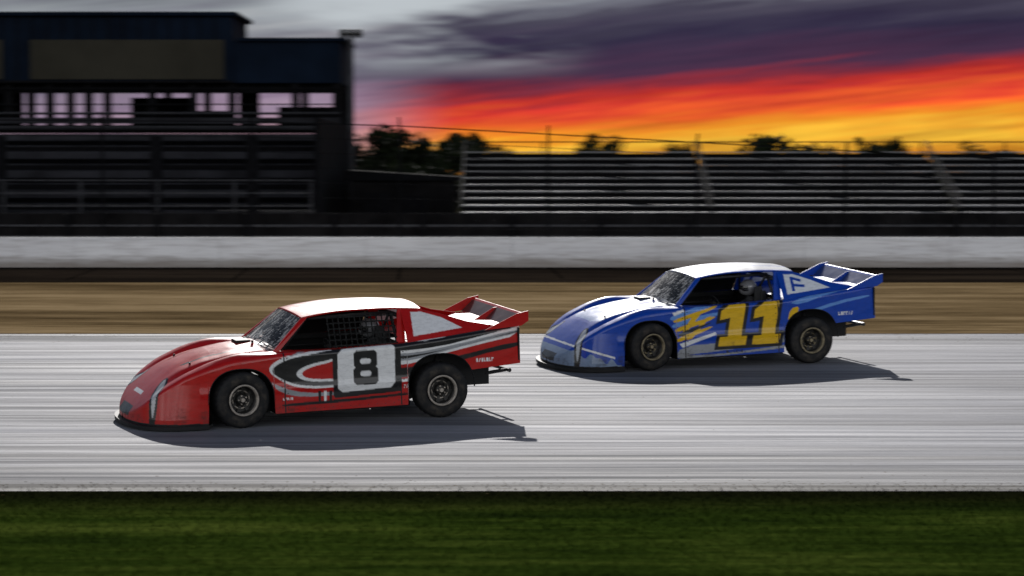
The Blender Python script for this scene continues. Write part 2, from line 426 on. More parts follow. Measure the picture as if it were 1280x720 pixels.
# ---------------------------------------------------------------- race car
XR=-1.36; XF=1.36; WR=.365
gx=np.linspace(-2.5,2.7,1041)
def smooth(xp,zp,s=.09):
    g=np.interp(gx,xp,zp); k=int(3*s/.005); w=np.exp(-.5*(np.arange(-k,k+1)*.005/s)**2); w/=w.sum()
    gp=np.pad(g,k,mode='reflect',reflect_type='odd'); return np.convolve(gp,w,'valid')
ZT=smooth([-2.5,-2.0,-1.36,-.8,0,.8,1.36,1.75,2.05,2.3,2.48,2.6,2.7],[1.18,1.13,1.06,1.01,.985,.97,.92,.845,.745,.605,.455,.33,.21],.06)
def ztop(x): return np.interp(x,gx,ZT)
def zbot(x):
    x=np.asarray(x,float); z=np.where(x>1.5,.11,.21); z=np.where(x<-1.5,np.interp(x,[-2.5,-1.5],[.66,.60]),z)
    z=np.where((x<1.5)&(x>1.0),.20,z)
    for cx,r,zc in((XF,.44,.375),(XR,.465,.39)):
        d=np.clip(1-(np.abs(x-cx)/r)**2.4,0,None)
        z=np.where(np.abs(x-cx)<r,np.maximum(z,zc+r*d**(1/2.4)),z)
    return z
def wid(x):
    x=np.asarray(x,float); w=np.interp(x,[-2.5,-1.8,-.9,.6,1.36,1.9,2.7],[.93,.965,.955,.945,.985,.965,.93])
    t=np.clip((x-1.85)/.85,0,1); return w*(1-t**2.9)**(1/2.2)
def sidey(x,z):
    return wid(x)-.065*np.clip((z-.2)/.9,0,1)-.09*np.clip((z-.15)/.5,0,1)*np.clip((x-1.8)/.7,0,1)+.012*np.exp(-((z-.52)/.05)**2)*(x<1.9)
def inpoly(px,pz,poly):
    r=np.zeros(px.shape,bool); n=len(poly)
    for i in range(n):
        x1,y1=poly[i];x2,y2=poly[(i+1)%n]
        if y1==y2: continue
        c=((y1>pz)!=(y2>pz))&(px<(x2-x1)*(pz-y1)/(y2-y1)+x1); r^=c
    return r
def paintpolys(x,z,ops,base):
    out=np.zeros(x.shape+(3,))
    for dx,dz in((-.0022,-.0022),(.0022,-.0022),(-.0022,.0022),(.0022,.0022)):
        c=base.copy()
        for poly,col in ops: c[inpoly(x+dx,z+dz,poly)]=col
        out+=c/4
    return out
def chaikin(p,n=2):
    for _ in range(n):
        q=[]
        for i in range(len(p)):
            a=p[i];b=p[(i+1)%len(p)]
            q+=[(a[0]*.75+b[0]*.25,a[1]*.75+b[1]*.25),(a[0]*.25+b[0]*.75,a[1]*.25+b[1]*.75)]
        p=q
    return p
def lettering(x,z,n,h,col,sgn,seed):
    rr=random.Random(seed); ops=[]
    for i in range(n):
        w=h*rr.uniform(.45,.7); a=x; bx=x-w
        k=rr.randint(0,3)
        if k==0: ops+=[([(a,z),(bx,z),(bx,z+h),(a,z+h)],col)]
        elif k==1: ops+=[([(a,z),(a-w*.35,z),(a-w*.35,z+h),(a,z+h)],col),([(a,z+h*.65),(bx,z+h*.65),(bx,z+h),(a,z+h)],col)]
        elif k==2: ops+=[([(a,z),(bx,z),(bx,z+h*.3),(a,z+h*.3)],col),([(a,z),(a-w*.35,z),(a-w*.35,z+h),(a,z+h)],col)]
        else: ops+=[([(a,z),(a-w*.4,z),(bx,z+h),(a-w*.6,z+h)],col)]
        x-=w+h*.2
    return ops
def glyph8(xc,zc,w,h,s,col,bg,sgn):
    def o(pw,ph,cz,ch):
        return [(xc+sgn*a,cz+b) for a,b in((-pw/2+ch,-ph/2),(pw/2-ch,-ph/2),(pw/2,-ph/2+ch),(pw/2,ph/2-ch),(pw/2-ch,ph/2),(-pw/2+ch,ph/2),(-pw/2,ph/2-ch),(-pw/2,-ph/2+ch))]
    hh=(h-3*s)/2
    return [(o(w,h/2+s*.3,zc-h/4,.04),col),(o(w*.94,h/2+s*.3,zc+h/4,.04),col),(o(w-2*s,hh,zc-(hh+s)/2,.02),bg),(o(w-2*s,hh,zc+(hh+s)/2,.02),bg)]
RED=(.44,.006,.005);WHT=(.78,.78,.78);BLK=(.008,.008,.010);SIL=(.30,.31,.33);BLU=(.002,.050,.38);YEL=(.74,.44,.008);LBL=(.12,.28,.66)
def red_side(left):
    X=lambda px:(427-px)/93; Z=lambda px,py:(533-(px-300)*5/255-py)/97
    P=lambda *a,sm=1:chaikin([(X(p),Z(p,q)) for p,q in a],sm)
    ops=[]
    ops+=[(P((331,456),(352,441),(385,437),(422,430),(422,449),(388,455),(374,463),(385,471),(424,471),(424,483),(374,482),(350,472),sm=2),WHT)]
    ops+=[(P((336,457),(356,445),(386,440),(422,434),(422,446),(384,452),(366,463),(380,474),(424,474),(424,480),(374,479),(348,468),sm=2),BLK)]
    ops+=[(P((334,470),(352,480),(380,488),(424,488),(424,492),(378,493),(350,487)),SIL)]
    ops+=[(P((345,447),(385,432),(422,426),(422,428),(385,435)),SIL)]
    ops+=[(P((350,500),(420,498),(525,492),(526,495),(420,502),(350,504)),BLK)]
    ops+=[(P((490,426),(545,424),(590,413),(662,398),(662,425),(600,436),(555,446),(520,456),(490,458)),WHT)]
    ops+=[(P((490,429),(548,428),(590,416),(662,400),(662,414),(600,426),(555,436),(490,441)),BLK)]
    ops+=[(P((490,443),(520,443),(560,437),(662,417),(662,422),(600,433),(555,443),(520,452),(490,453)),SIL)]
    ops+=[(P((490,446),(520,446),(560,440),(662,419),(662,421),(600,431),(520,449),(490,450)),BLK)]
    ops+=[(P((490,462),(524,460),(560,452),(662,432),(662,440),(600,449),(524,472),(490,474)),BLK)]
    ops+=[(P((490,476),(527,474),(527,478),(490,480)),WHT)]
    for a in (396,403,410): ops+=[(P((a,486),(a+4,486),(a+3,499),(a,499),sm=0),BLK if a!=403 else WHT)]
    ops+=lettering(X(505),Z(505,487),6,.045,WHT,1,3)+lettering(X(600),Z(600,458),7,.05,WHT,1,4)+lettering(X(352),Z(352,496),5,.035,WHT,1,9)
    ops+=[(P((415,428),(500,421),(502,488),(500,491),(417,496),(415,492),sm=0),BLK),(P((422,441),(428,435),(489,429),(495,434),(494,478),(489,485),(427,489),(421,484),sm=0),WHT)]
    xc=X(457); zc=.735; sg=-1 if left else 1
    ops+=glyph8(xc,zc,.34,.42,.095,BLK,WHT,sg)
    return ops
def blue_side(left):
    X=lambda px:(912-px)/75; Z=lambda px,py:(463-(px-812)*3/200-py)/82
    P=lambda *a,sm=1:chaikin([(X(p),Z(p,q)) for p,q in a],sm)
    ops=[]
    ops+=[(P((838,448),(848,430),(900,428),(1000,418),(1002,436),(900,444)),SIL),(P((845,442),(900,438),(1000,428),(1000,432),(900,442)),BLU)]
    # brushed swooshes ahead of the number
    ops+=[(P((834,392),(862,384),(906,370),(906,375),(866,390),(836,399),sm=2),LBL),(P((836,402),(870,393),(902,388),(902,392),(868,399),(838,408),sm=2),LBL)]
    ops+=[(P((838,397),(864,389),(900,379),(888,386),(862,395),(840,401),sm=1),YEL),(P((840,408),(866,400),(896,393),(884,400),(862,407),(842,413),sm=1),YEL),(P((842,420),(866,412),(892,405),(880,412),(860,419),(843,426),sm=1),YEL),(P((866,389),(878,386),(858,410),(850,412),sm=0),YEL),(P((880,396),(888,393),(862,421),(854,423),sm=0),YEL)]
    ops+=[(P((844,414),(870,406),(892,400),(870,410),(846,419),sm=1),(.015,.02,.03))]
    ops+=[(P((846,427),(892,414),(893,417),(850,432),sm=0),WHT),(P((838,388),(852,384),(853,387),(840,392),sm=0),WHT)]
    ops+=[(P((985,380),(1040,366),(1092,358),(1092,362),(1040,370),(1000,384)),LBL)]
    ops+=[(P((1000,395),(1050,380),(1092,374),(1092,377),(1050,384),(1005,398)),LBL)]
    ops+=[(P((988,388),(1000,385),(996,397),(1001,398),(986,420),(989,404),(984,404)),YEL)]
    ops+=lettering(X(1050),Z(1050,399),6,.055,WHT,1,5)+lettering(X(905),Z(905,441),9,.04,BLK,1,6)
    cx=.5*(X(899)+X(980)); sg=-1 if left else 1
    def G(pts,col,off=0):
        return ([(cx+sg*(a+off+.20*(c-.32)),.36+c) for a,c in pts],col)
    one=[(-.24,.0),(.22,.0),(.22,.14),(.12,.14),(.12,.66),(-.10,.66),(-.28,.54),(-.28,.40),(-.11,.43),(-.11,.14),(-.24,.14)]
    oneb=[(-.30,-.05),(.28,-.05),(.28,.19),(.18,.19),(.18,.71),(-.12,.71),(-.34,.57),(-.34,.34),(-.17,.36),(-.17,.19),(-.30,.19)]
    for o_ in(-.29,.28): ops+=[G(oneb,BLK,o_)]
    for o_ in(-.29,.28): ops+=[G(one,YEL,o_)]
    return ops

def lathe(prof,seg,mod=None):
    v=[];f=[];n=len(prof)
    for i in range(seg):
        t=2*math.pi*i/seg
        for j,(r,y) in enumerate(prof):
            rr=mod(i,j,r,y) if mod else r
            v.append((rr*math.cos(t),y,rr*math.sin(t)))
    for i in range(seg):
        k=(i+1)%seg
        for j in range(n-1): f.append((i*n+j,i*n+j+1,k*n+j+1,k*n+j))
    return v,f
def wheel(parent,x,y,side,steer,rimmat,name):
    e=bpy.data.objects.new(name,None); link(e,parent); e.location=(x,y,WR)
    e.rotation_euler=(0,0,R(steer)+(0 if side>0 else math.pi))
    prof=[(.195,-.13),(.215,-.150),(.25,-.158),(.30,-.158),(.335,-.150),(.352,-.140),(.362,-.118),(.366,-.075),(.366,-.07),(.367,-.02),(.367,.02),(.366,.07),(.366,.075),(.362,.118),(.352,.140),(.335,.150),(.30,.158),(.25,.158),(.215,.150),(.195,.13)]
    def mod(i,j,r,yy):
        if r>.355 and (i%4==(0 if yy>0 else 2)): return r-.012
        if r>.36 and abs(abs(yy)-.0725)<.004: return r-.004
        return r
    v,f=lathe(prof,112,mod); mesh_obj('tire',v,f,MT['tire'],e,True)
    v,f=lathe([(.186,.10),(.196,.150),(.206,.158),(.204,.166),(.190,.168),(.180,.160),(.176,.12)],64); mesh_obj('bead_lock_ring',v,f,rimmat,e,True)
    v,f=lathe([(.190,-.13),(.190,.12),(.177,.125),(.172,.03),(.150,.015),(.10,.025),(.072,.04),(.070,.085),(.05,.09),(.001,.09)],64); mesh_obj('rim',v,f,MT['rimdark'],e,True)
    bb=B()
    for k in range(16):
        t=k*math.pi/8; bb.tube((.192*math.cos(t),.16,.192*math.sin(t)),(.192*math.cos(t),.176,.192*math.sin(t)),.007,6)
    for k in range(5):
        t=k*2*math.pi/5; bb.tube((.055*math.cos(t),.085,.055*math.sin(t)),(.055*math.cos(t),.115,.055*math.sin(t)),.011,6)
    bb.tube((0,.08,0),(0,.13,0),.032,12,.026)
    bb.obj('bolts_and_hub',rimmat,e)
    v,f=lathe([(.105,.03),(.108,.045),(.120,.048),(.125,.03)],40); mesh_obj('wheel_center_ring',v,f,rimmat,e,True)
    bb=B()
    for k in range(8):
        t=k*math.pi/4+.2; a=Vector((math.cos(t),0,math.sin(t))); s=Vector((-math.sin(t),0,math.cos(t)))
        bb.prism([a*.08+s*.016+Vector((0,.032,0)),a*.165+s*.028+Vector((0,.04,0)),a*.165-s*.028+Vector((0,.04,0)),a*.08-s*.016+Vector((0,.032,0))],(0,.012,0))
    bb.obj('spokes',MT['rimdark'],e)

def build_car(loc,yaw,livery):
    red=livery=='red'
    car=empty('dirt_race_car',loc)
    Rm=Matrix.Rotation(math.atan(SL),4,'X')@Matrix.Rotation(math.pi+R(yaw),4,'Z')
    car.rotation_euler=Rm.to_euler()
    paint=mk_paint(livery+'_car_paint')
    body_col=RED if red else BLU
    body=bpy.data.objects.new('body',None); link(body,car)
    body.rotation_euler=(R(-1.4),R(.9),0); body.location=(0,0,-.005)
    xs=np.concatenate([np.linspace(-2.5,2.25,500),2.25+.45*np.sin(np.linspace(0,math.pi/2,90)[1:])]); xs[-1]=2.6995
    NS=64; NT=100; NR=5
    w=wid(xs); zt=ztop(xs); zb=np.minimum(zbot(xs),zt-.03)
    def toprow(y,x,ztx,wt):
        hood=np.clip((x-.3)/.4,0,1)
        cr=.055*hood*np.clip((2.75-x)/.6,0,1)
        u=np.abs(y)/np.maximum(wt,.01)
        z=ztx+cr*(1-u**2)
        win=np.exp(-((x-1.45)/.45)**2)
        z=z+.060*win*np.exp(-((np.abs(y)-.80)/.11)**2)-.050*np.exp(-((np.abs(y)-.60)/.07)**2)*np.clip((x-.8)/.4,0,1)*np.clip((2.5-x)/.5,0,1)
        z=z+.045*np.exp(-(y/.30)**4)*np.clip((x-.75)/.2,0,1)*np.clip((2.3-x)/.7,0,1)
        return z
    rr=np.minimum(.05,np.minimum(w*.4,(zt-zb)*.45))
    grid=[]
    for j in range(NS):
        z=zb+(zt-rr-zb)*j/(NS-1); y=np.maximum(sidey(xs,z),0)
        y=np.where(w<.15,np.minimum(y,w),y); grid.append((y,z,0))
    wt=np.maximum(sidey(xs,zt-rr),0.0)
    for j in range(1,NR+1):
        a=j/NR*math.pi/2; yy=wt-rr*(1-math.cos(a)); z=zt-rr+rr*math.sin(a)
        b_=(toprow(np.maximum(wt-rr,0),xs,zt,wt)-zt)*(j/NR); grid.append((np.maximum(yy,0),z+b_,1))
    half=grid[:]
    wi=np.maximum(wt-rr,0)
    for j in range(1,NT):
        y=wi*(1-2*j/NT); grid.append((y,toprow(y,xs,zt,wt),2))
    for y,z,k in reversed(half): grid.append((-y,z,3 if k==0 else 1))
    nj=len(grid); nx=len(xs)
    Y=np.array([g[0] for g in grid]).T; Zz=np.array([g[1] for g in grid]).T; K=np.array([g[2] for g in grid])
    X=np.repeat(xs[:,None],nj,1)
    V=np.stack([X,Y,Zz],-1).reshape(-1,3)
    col=np.zeros((nx,nj,3)); col[:]=body_col
    for left in(True,False):
        sel=np.where((K<=1)&(Y[100]>0))[0] if left else np.where((K!=2)&(Y[100]<0))[0]
        ops=red_side(left) if red else blue_side(left)
        xx=X[:,sel]; zz=Zz[:,sel]; base=col[:,sel].copy()
        col[:,sel]=paintpolys(xx,zz,ops,base)
    ay=np.abs(Y)
    def E(cx,cy,rx,ry,ang=0):
        ca,sa=math.cos(ang),math.sin(ang); dx=X-cx; dy=ay-cy
        return ((dx*ca+dy*sa)/rx)**2+((-dx*sa+dy*ca)/ry)**2<1
    nose=X>1.85
    if red:
        col[E(2.36,.60,.085,.21,-.75)&nose]=BLK; col[E(2.36,.60,.052,.17,-.75)&nose]=(.50,.50,.51)
        col[(X>2.60)&(ay<.26)&(Zz>.20)&(Zz<.32)]=BLK
        col[(X>2.46)&(X<2.50)&(ay<.20)]=WHT
        t=(X>1.0)&(X<2.0)&(np.abs(ay-.32-(2.0-X)*.08)<.018)&(K[None,:]==2); col[t]=BLK
    else:
        jag=.05*np.sin(X*23)+.04*np.sin(X*41+1)
        sw=(X>1.85)&(Zz<.17+.22*np.clip((X-1.85)/.75,0,1)+jag*.6); col[sw]=(.20,.27,.40)
        sw=(X>1.95)&(np.abs(Zz-(.26+.22*np.clip((X-1.9)/.7,0,1)))<.016); col[sw]=WHT
        col[E(2.36,.60,.085,.21,-.75)&nose]=BLK; col[E(2.36,.60,.052,.17,-.75)&nose]=(.45,.48,.52)
        col[(X>2.6)&(ay<.26)&(Zz>.18)&(Zz<.30)]=BLK
        t=(X>.75)&(X<2.1)&(K[None,:]==2)&(ay<.42+.10*(2.1-X)+jag); col[t]=(.18,.28,.55)
        t=(X>.9)&(X<1.9)&(K[None,:]==2)&(np.abs(ay-.25)<.07); col[t]=BLU
        t=(X>.85)&(X<2.0)&(K[None,:]==2)&(np.abs(ay-.46)<.03); col[t]=WHT
    lowz=(Zz<.15)&(X>1.7); col[lowz]=BLK
    for sx_ in (.78,-.80): col[(np.abs(X-sx_)<.006)&(K[None,:]!=2)&(Zz>.22)]=BLK
    col=col.reshape(-1,3)
    i=np.arange(nx-1)[:,None]; j=np.arange(nj-1)[None,:]
    a=i*nj+j; F=np.stack([a,a+1,a+nj+1,a+nj],-1)
    xm=.5*(xs[:-1]+xs[1:])[:,None]; ym=.5*(Y[:-1,:-1]+Y[1:,1:]); kk=(K[:-1]==2)&(K[1:]==2)
    cut=(xm>-1.0)&(xm<.80)&(np.abs(ym)<.70)&kk[None,:]
    F=F[~cut]
    mesh_obj('body_shell',V,F,paint,body,True,col)
    bb=B()
    for s in(1,-1):
        for cx,r,zc in((XF,.44,.375),(XR,.465,.39)):
            pts=[]
            for q in np.linspace(-.995,.995,41):
                xx_=cx+r*math.sin(q*math.pi/2); d=max(0,1-abs((xx_-cx)/r)**2.4); zz_=zc+r*d**(1/2.4)
                pts.append((xx_,s*(float(sidey(np.array(xx_),zz_))-.006),zz_))
            bb.path(pts,.009,6)
    bb.obj('wheel_opening_edges',MT['black'],body,True)
    bb=B()
    for s in(1,-1):
        for sx_ in(.74,.82,-.76,-.84):
            for zz_ in np.arange(.28,.93,.09):
                if float(zbot(np.array(sx_)))+.03>zz_: continue
                yy_=float(sidey(np.array(sx_),zz_)); bb.tube((sx_,s*(yy_-.004),zz_),(sx_,s*(yy_+.005),zz_),.008,6)
        for xx_ in np.arange(-.7,.75,.12):
            yy_=float(sidey(np.array(xx_),.25)); bb.tube((xx_,s*(yy_-.004),.25),(xx_,s*(yy_+.005),.25),.007,6)
    bb.obj('rivets',MT['chassis'],body)
    def gridobj(name,P,colr,mat=paint,solid=.012,smoothf=True):
        n,m=P.shape[:2]; i=np.arange(n-1)[:,None]; j=np.arange(m-1)[None,:]; a=i*m+j
        F=np.stack([a,a+m,a+m+1,a+1],-1).reshape(-1,4)
        o=mesh_obj(name,P.reshape(-1,3),F,mat,body,smoothf,colr.reshape(-1,3) if colr is not None else None)
        if solid:
            s=o.modifiers.new('s','SOLIDIFY'); s.thickness=solid; s.offset=-1
        return o
    rx=np.linspace(-1.22,.44,120); ry=np.linspace(-1,1,80)
    RX,RY=np.meshgrid(rx,ry,indexing='ij')
    hw=np.interp(RX,[-1.22,-.3,.46],[.56,.59,.55]); yy=RY*hw
    RX2=RX+.05*(1-RY**2)*np.clip((RX-.1)/.3,0,1)
    def roofz(x): return 1.460-.080*np.clip((x+.35)/.8,0,2)**2-.04*np.clip((-.5-x)/.7,0,1)**2
    rz=roofz(RX)+.050*(1-np.abs(RY)**2.5)
    rc=np.zeros(RX.shape+(3,)); rc[:]=RED if red else (.60,.61,.64)
    if red:
        q=(np.abs(RY)<.50)&(RX>-1.0)&(RX<.28); rc[q]=(.50,.42,.41)  # pale patch paints roof glare into the colour, split by red scallops
        q=(np.abs(RY)<.50)&(np.abs((RX*6+RY*1.5)%1-.5)<.18)&(RX<.3); rc[q]=RED
    else:
        q=(np.abs(RY)>.90); rc[q]=BLU; q=(np.abs(np.abs(RY)-.45)<.05); rc[q]=BLU
    gridobj('roof',np.stack([RX2,yy,rz],-1),rc,solid=.02)
    u=np.linspace(-1,1,40); vv=np.linspace(0,1,20); U,Wv=np.meshgrid(u,vv,indexing='ij')
    ws=np.stack([.88+.10*(1-U**2)-Wv*(.44+.05*(1-U**2)),U*(.76-.20*Wv),.962+.07*(1-U**2)*(1-Wv)+Wv*(.415)+.035*(1-U**2)*Wv],-1)
    gridobj('windshield',ws,None,MT['glass'],0)
    bb=B()
    for yv in(-.5,-.25,0,.25,.5):
        t=yv/.76; k0=.88+.10*(1-t*t); bb.tube((k0-.03,yv,.96+.07*(1-t*t)),(k0-.48,yv*.75,1.38),.010,5)
    bb.obj('windshield_bars',MT['black'],body)
    bb=B()
    for s in(1,-1):
        bb.prism([(.92,s*.79,.96),(.83,s*.77,.96),(.36,s*.575,roofz(.36)-.01),(.45,s*.565,roofz(.44)-.01)],(0,-s*.03,0))
        bb.prism([(-.80,s*.765,1.0),(-.92,s*.765,1.0),(-.98,s*.58,1.43),(-.88,s*.58,1.43)],(0,-s*.03,0))
    n=len(bb.v); mesh_obj('pillars',bb.v,bb.f,paint,body,False,np.tile(np.array(body_col),(n,1)),recalc=True)
    # sail panels
    px_=np.linspace(-.92,-2.25,130); top=np.interp(-px_,[.92,1.20,1.45,1.8,2.25],[1.43,1.41,1.35,1.235,1.15])
    bt=ztop(px_)-.012; tt=np.linspace(0,1,40)
    PX,TT=np.meshgrid(px_,tt,indexing='ij'); PZ_=bt[:,None]+(np.maximum(top-bt,.004))[:,None]*TT
    for s in(1,-1):
        PYy=s*np.interp(PZ_,[1.0,1.12,1.42],[.86,.80,.575])
        sc=np.zeros(PX.shape+(3,)); sc[:]=body_col
        if red:
            win=[(-1.02,1.09),(-1.05,1.385),(-1.20,1.38),(-1.46,1.30),(-1.72,1.16)]
            sc=paintpolys(PX,PZ_,[(win,(.78,.78,.80))],sc)
        else:
            win=[(-1.00,1.09),(-1.03,1.38),(-1.20,1.375),(-1.48,1.28),(-1.76,1.16)]
            ops=[(win,(.72,.75,.80)),([(-1.10,1.13),(-1.12,1.34),(-1.17,1.34),(-1.15,1.13)],BLU),([(-1.15,1.30),(-1.15,1.34),(-1.30,1.30),(-1.29,1.26)],BLU),([(-1.15,1.20),(-1.15,1.24),(-1.34,1.22),(-1.33,1.18)],BLU)]
            sc=paintpolys(PX,PZ_,ops,sc)
        P3=np.stack([PX,PYy,PZ_],-1)
        if s>0: P3=P3[::-1]; sc=sc[::-1]
        gridobj('sail_panel',P3,sc,solid=.008)
    # spoiler
    sx=np.linspace(0,1,24); sy=np.linspace(-.93,.93,90); SX,SY=np.meshgrid(sx,sy,indexing='ij')
    sp=np.stack([-2.34-.20*SX,SY,1.160+.175*SX],-1)
    scol=np.zeros(SX.shape+(3,)); scol[:]=(.05,.009,.008) if red else (.006,.03,.15)
    scol[SX>.86]=body_col
    gridobj('spoiler_blade',sp[::-1],scol[::-1],solid=.012)
    bb=B()
    for s in(.94,0,-.94):
        ya=s-.006
        bb.prism([(-1.98,ya,1.135),(-2.50,ya,1.17),(-2.60,ya,1.23),(-2.60,ya,1.365),(-2.44,ya,1.335)] if s else [(-2.18,ya,1.15),(-2.38,ya,1.165),(-2.55,ya,1.315),(-2.46,ya,1.305)],(0,.012,0))
    n=len(bb.v); mesh_obj('spoiler_side_plates',bb.v,bb.f,paint,body,False,np.tile(np.array(body_col),(n,1)),recalc=True)
    bb=B(); bb.box(-2.49,-2.47,-.90,.90,.70,1.14); bb.obj('tail_panel',MT['black'],body)
    # front lip
    outer=[];inner=[]
    for t in np.linspace(-1,1,61):
        yy_=.97*math.sin(t*math.pi/2)
        q=min(1,abs(yy_)/.97); xo=1.85+.88*max(0,1-q**2.2)**(1/2.9)
        outer.append((xo+.03,yy_*1.02)); inner.append((xo-.12,yy_*.90))
    outer=[(1.80,-.99)]+outer+[(1.80,.99)]; inner=[(1.80,-.87)]+inner+[(1.80,.87)]
    v=[];f=[]
    for (ox,oy),(ix,iy) in zip(outer,inner): v+=[(ox,oy,.075),(ox,oy,.125),(ix,iy,.125),(ix,iy,.075)]
    for k in range(len(outer)-1):
        for m_ in range(4): f.append((k*4+m_,k*4+(m_+1)%4,k*4+4+(m_+1)%4,k*4+4+m_))
    mesh_obj('front_valance',v,f,MT['black'],body)
    # chassis and underbody
    bb=B(); bb.box(-.85,.85,-.80,.80,.17,.24); bb.box(.86,2.2,-.52,.52,.16,.66); bb.box(-2.2,-.86,-.50,.50,.34,.80)
    bb.box(.80,.84,-.88,.88,.24,.93); bb.box(-.90,-.86,-.88,.88,.24,.97)
    bb.box(-.80,.60,-.72,-.70,.93,1.0)
    bb.obj('underbody',MT['black'],body)
    bb=B()
    for x_ in(XF,XR): bb.tube((x_,-.75,WR),(x_,.75,WR),.045,10)
    for s in(1,-1):
        bb.tube((XF-.3,s*.4,.28),(XF,s*.72,.30),.022); bb.tube((XF+.25,s*.4,.28),(XF,s*.72,.30),.022)
        bb.tube((XF-.05,s*.45,.75),(XF,s*.68,.34),.04,10); bb.tube((XR+.55,s*.55,.33),(XR,s*.66,.33),.025)
        bb.tube((XR-.1,s*.5,.8),(XR,s*.62,.36),.04,10)
        bb.path([(-2.15,s*.5,.50),(-2.46,s*.5,.54)],.025)
        bb.tube((.3,s*.62,.19),(-1.0,s*.66,.19),.05,10)
    bb.path([(-2.46,-.60,.54),(-2.46,.60,.54)],.028)
    bb.obj('suspension_and_bumper',MT['chassis'],car)
    # roll cage
    bb=B()
    for s in(1,-1):
        bb.path([(.78,s*.66,.25),(.74,s*.66,.98),(.36,s*.50,1.36),(-.80,s*.50,1.39),(-.88,s*.66,.9),(-.88,s*.66,.25)],.022)
        bb.tube((-.80,s*.5,1.37),(-1.9,s*.5,1.0),.020); bb.tube((.7,s*.66,.62),(-.86,s*.66,.62),.022); bb.tube((.72,s*.66,.85),(-.86,s*.66,.85),.02)
    bb.tube((.36,-.5,1.36),(.36,.5,1.36),.022); bb.tube((-.78,-.5,1.38),(-.78,.5,1.38),.022)
    bb.tube((-.78,.5,1.36),(-.86,-.6,.5),.02); bb.tube((-.84,-.64,1.0),(-.84,.64,1.0),.02)
    bb.obj('roll_cage',MT['chassis'] if not red else MT['black'],body,True)
    def Wp(s,x,t): return Vector((x,s*(.79-.215*t),.985+.41*t))
    bb=B(); s=-1
    bb.prism([Wp(s,.60,.01),Wp(s,-.80,.01),Wp(s,-.84,.99),Wp(s,.30,.97)],(0,.01,0))
    bb.obj('added_blackout_panel',MT['black'],body)  # added black sheet that darkens the cockpit and blocks sun passing through
    if red:
        s=1; bb=B()
        for i_ in range(13):
            x_=.10-i_*.075
            p=Wp(s,x_,.02);q=Wp(s,x_-.01,.98); bb.prism([p,p+Vector((.018,0,0)),q+Vector((.018,0,0)),q],(0,.004,0))
        for j_ in range(6):
            t=.06+j_*.17; p=Wp(s,.12,t);q=Wp(s,-.82,t)
            u_=Vector((0,-.008,.017)); bb.prism([p,q,q+u_,p+u_],(0,.004,0))
        bb.obj('window_net',MT['net'],body)
    bb=B()
    for s in(-1,1):
        bb.tube((1.0,s*.2,1.04),(1.0,s*.2,1.075),.02,8); bb.tube((1.9,s*.42,.82),(1.9,s*.42,.865),.015,8)
    bb.box(1.0,1.20,-.12,.12,1.02,1.07); bevel(bb.obj('hood_scoop',MT['black'] if red else MT['chassis'],body),.02)
    # seat, steering wheel
    bb=B(); bb.box(-.72,-.30,.08,.52,.30,.42); bb.box(-.80,-.70,.10,.50,.36,1.12); bb.box(-.76,-.45,.06,.10,.42,.85); bb.box(-.76,-.45,.50,.54,.42,.85)
    bb.box(-.74,-.60,.12,.15,.95,1.20); bb.box(-.74,-.60,.45,.48,.95,1.20)
    bevel(bb.obj('racing_seat',MT['chassis'],body),.02)
    bb=B(); pts=[]
    for k in range(21):
        t=k*2*math.pi/20; pts.append((-.02+.05*math.sin(t),.30+.17*math.cos(t),.90+.16*math.sin(t)))
    bb.path(pts,.014,6); bb.tube((-.02,.30,.90),(.5,.3,.75),.018); bb.tube(pts[0],(-.02,.3,.9),.012);bb.tube(pts[10],(-.02,.3,.9),.012);bb.tube(pts[15],(-.02,.3,.9),.012)
    bb.obj('steering_wheel',MT['black'],body,True)
    rm=MT['rim'] if red else MT['rimgold']
    wheel(car,XF,.835,1,6,rm,'front_left_wheel'); wheel(car,XF,-.835,-1,6,rm,'front_right_wheel')
    wheel(car,XR,.835,1,-2,rm,'rear_left_wheel'); wheel(car,XR,-.835,-1,-2,rm,'rear_right_wheel')
    # ---- driver
    d=empty('race_driver',loc); d.rotation_euler=car.rotation_euler
    def skin(name,nodes,edges,root,mat,sub=1):
        me=bpy.data.meshes.new(name); me.from_pydata([n[:3] for n in nodes],edges,[]); o=bpy.data.objects.new(name,me); link(o,d)
        m_=o.modifiers.new('skin','SKIN'); 
        for k,nn in enumerate(nodes):
            r_=nn[3]; r_=r_ if isinstance(r_,tuple) else (r_,r_)
            me.skin_vertices[0].data[k].radius=r_; me.skin_vertices[0].data[k].use_root=(k==root)
        s_=o.modifiers.new('sub','SUBSURF'); s_.levels=sub; s_.render_levels=sub
        me.materials.append(mat); return o
    nodes=[(-.56,.30,.46,(.13,.16)),(-.60,.30,.64,(.12,.15)),(-.62,.30,.84,(.13,.17)),(-.61,.30,.95,.08),(-.60,.30,1.04,.06),
      (-.60,.49,.90,.065),(-.38,.55,.74,.05),(-.10,.47,.90,.036),
      (-.60,.11,.90,.065),(-.38,.05,.74,.05),(-.10,.13,.90,.036),
      (-.50,.40,.45,.085),(-.05,.42,.55,.062),(.38,.40,.32,.045),(.50,.40,.38,.04),
      (-.50,.20,.45,.085),(-.05,.18,.55,.062),(.38,.20,.32,.045),(.50,.20,.38,.04)]
    ed=[(0,1),(1,2),(2,3),(3,4),(2,5),(5,6),(6,7),(2,8),(8,9),(9,10),(0,11),(11,12),(12,13),(13,14),(0,15),(15,16),(16,17),(17,18)]
    skin('body_in_race_suit',nodes,ed,0,MT['suit'])
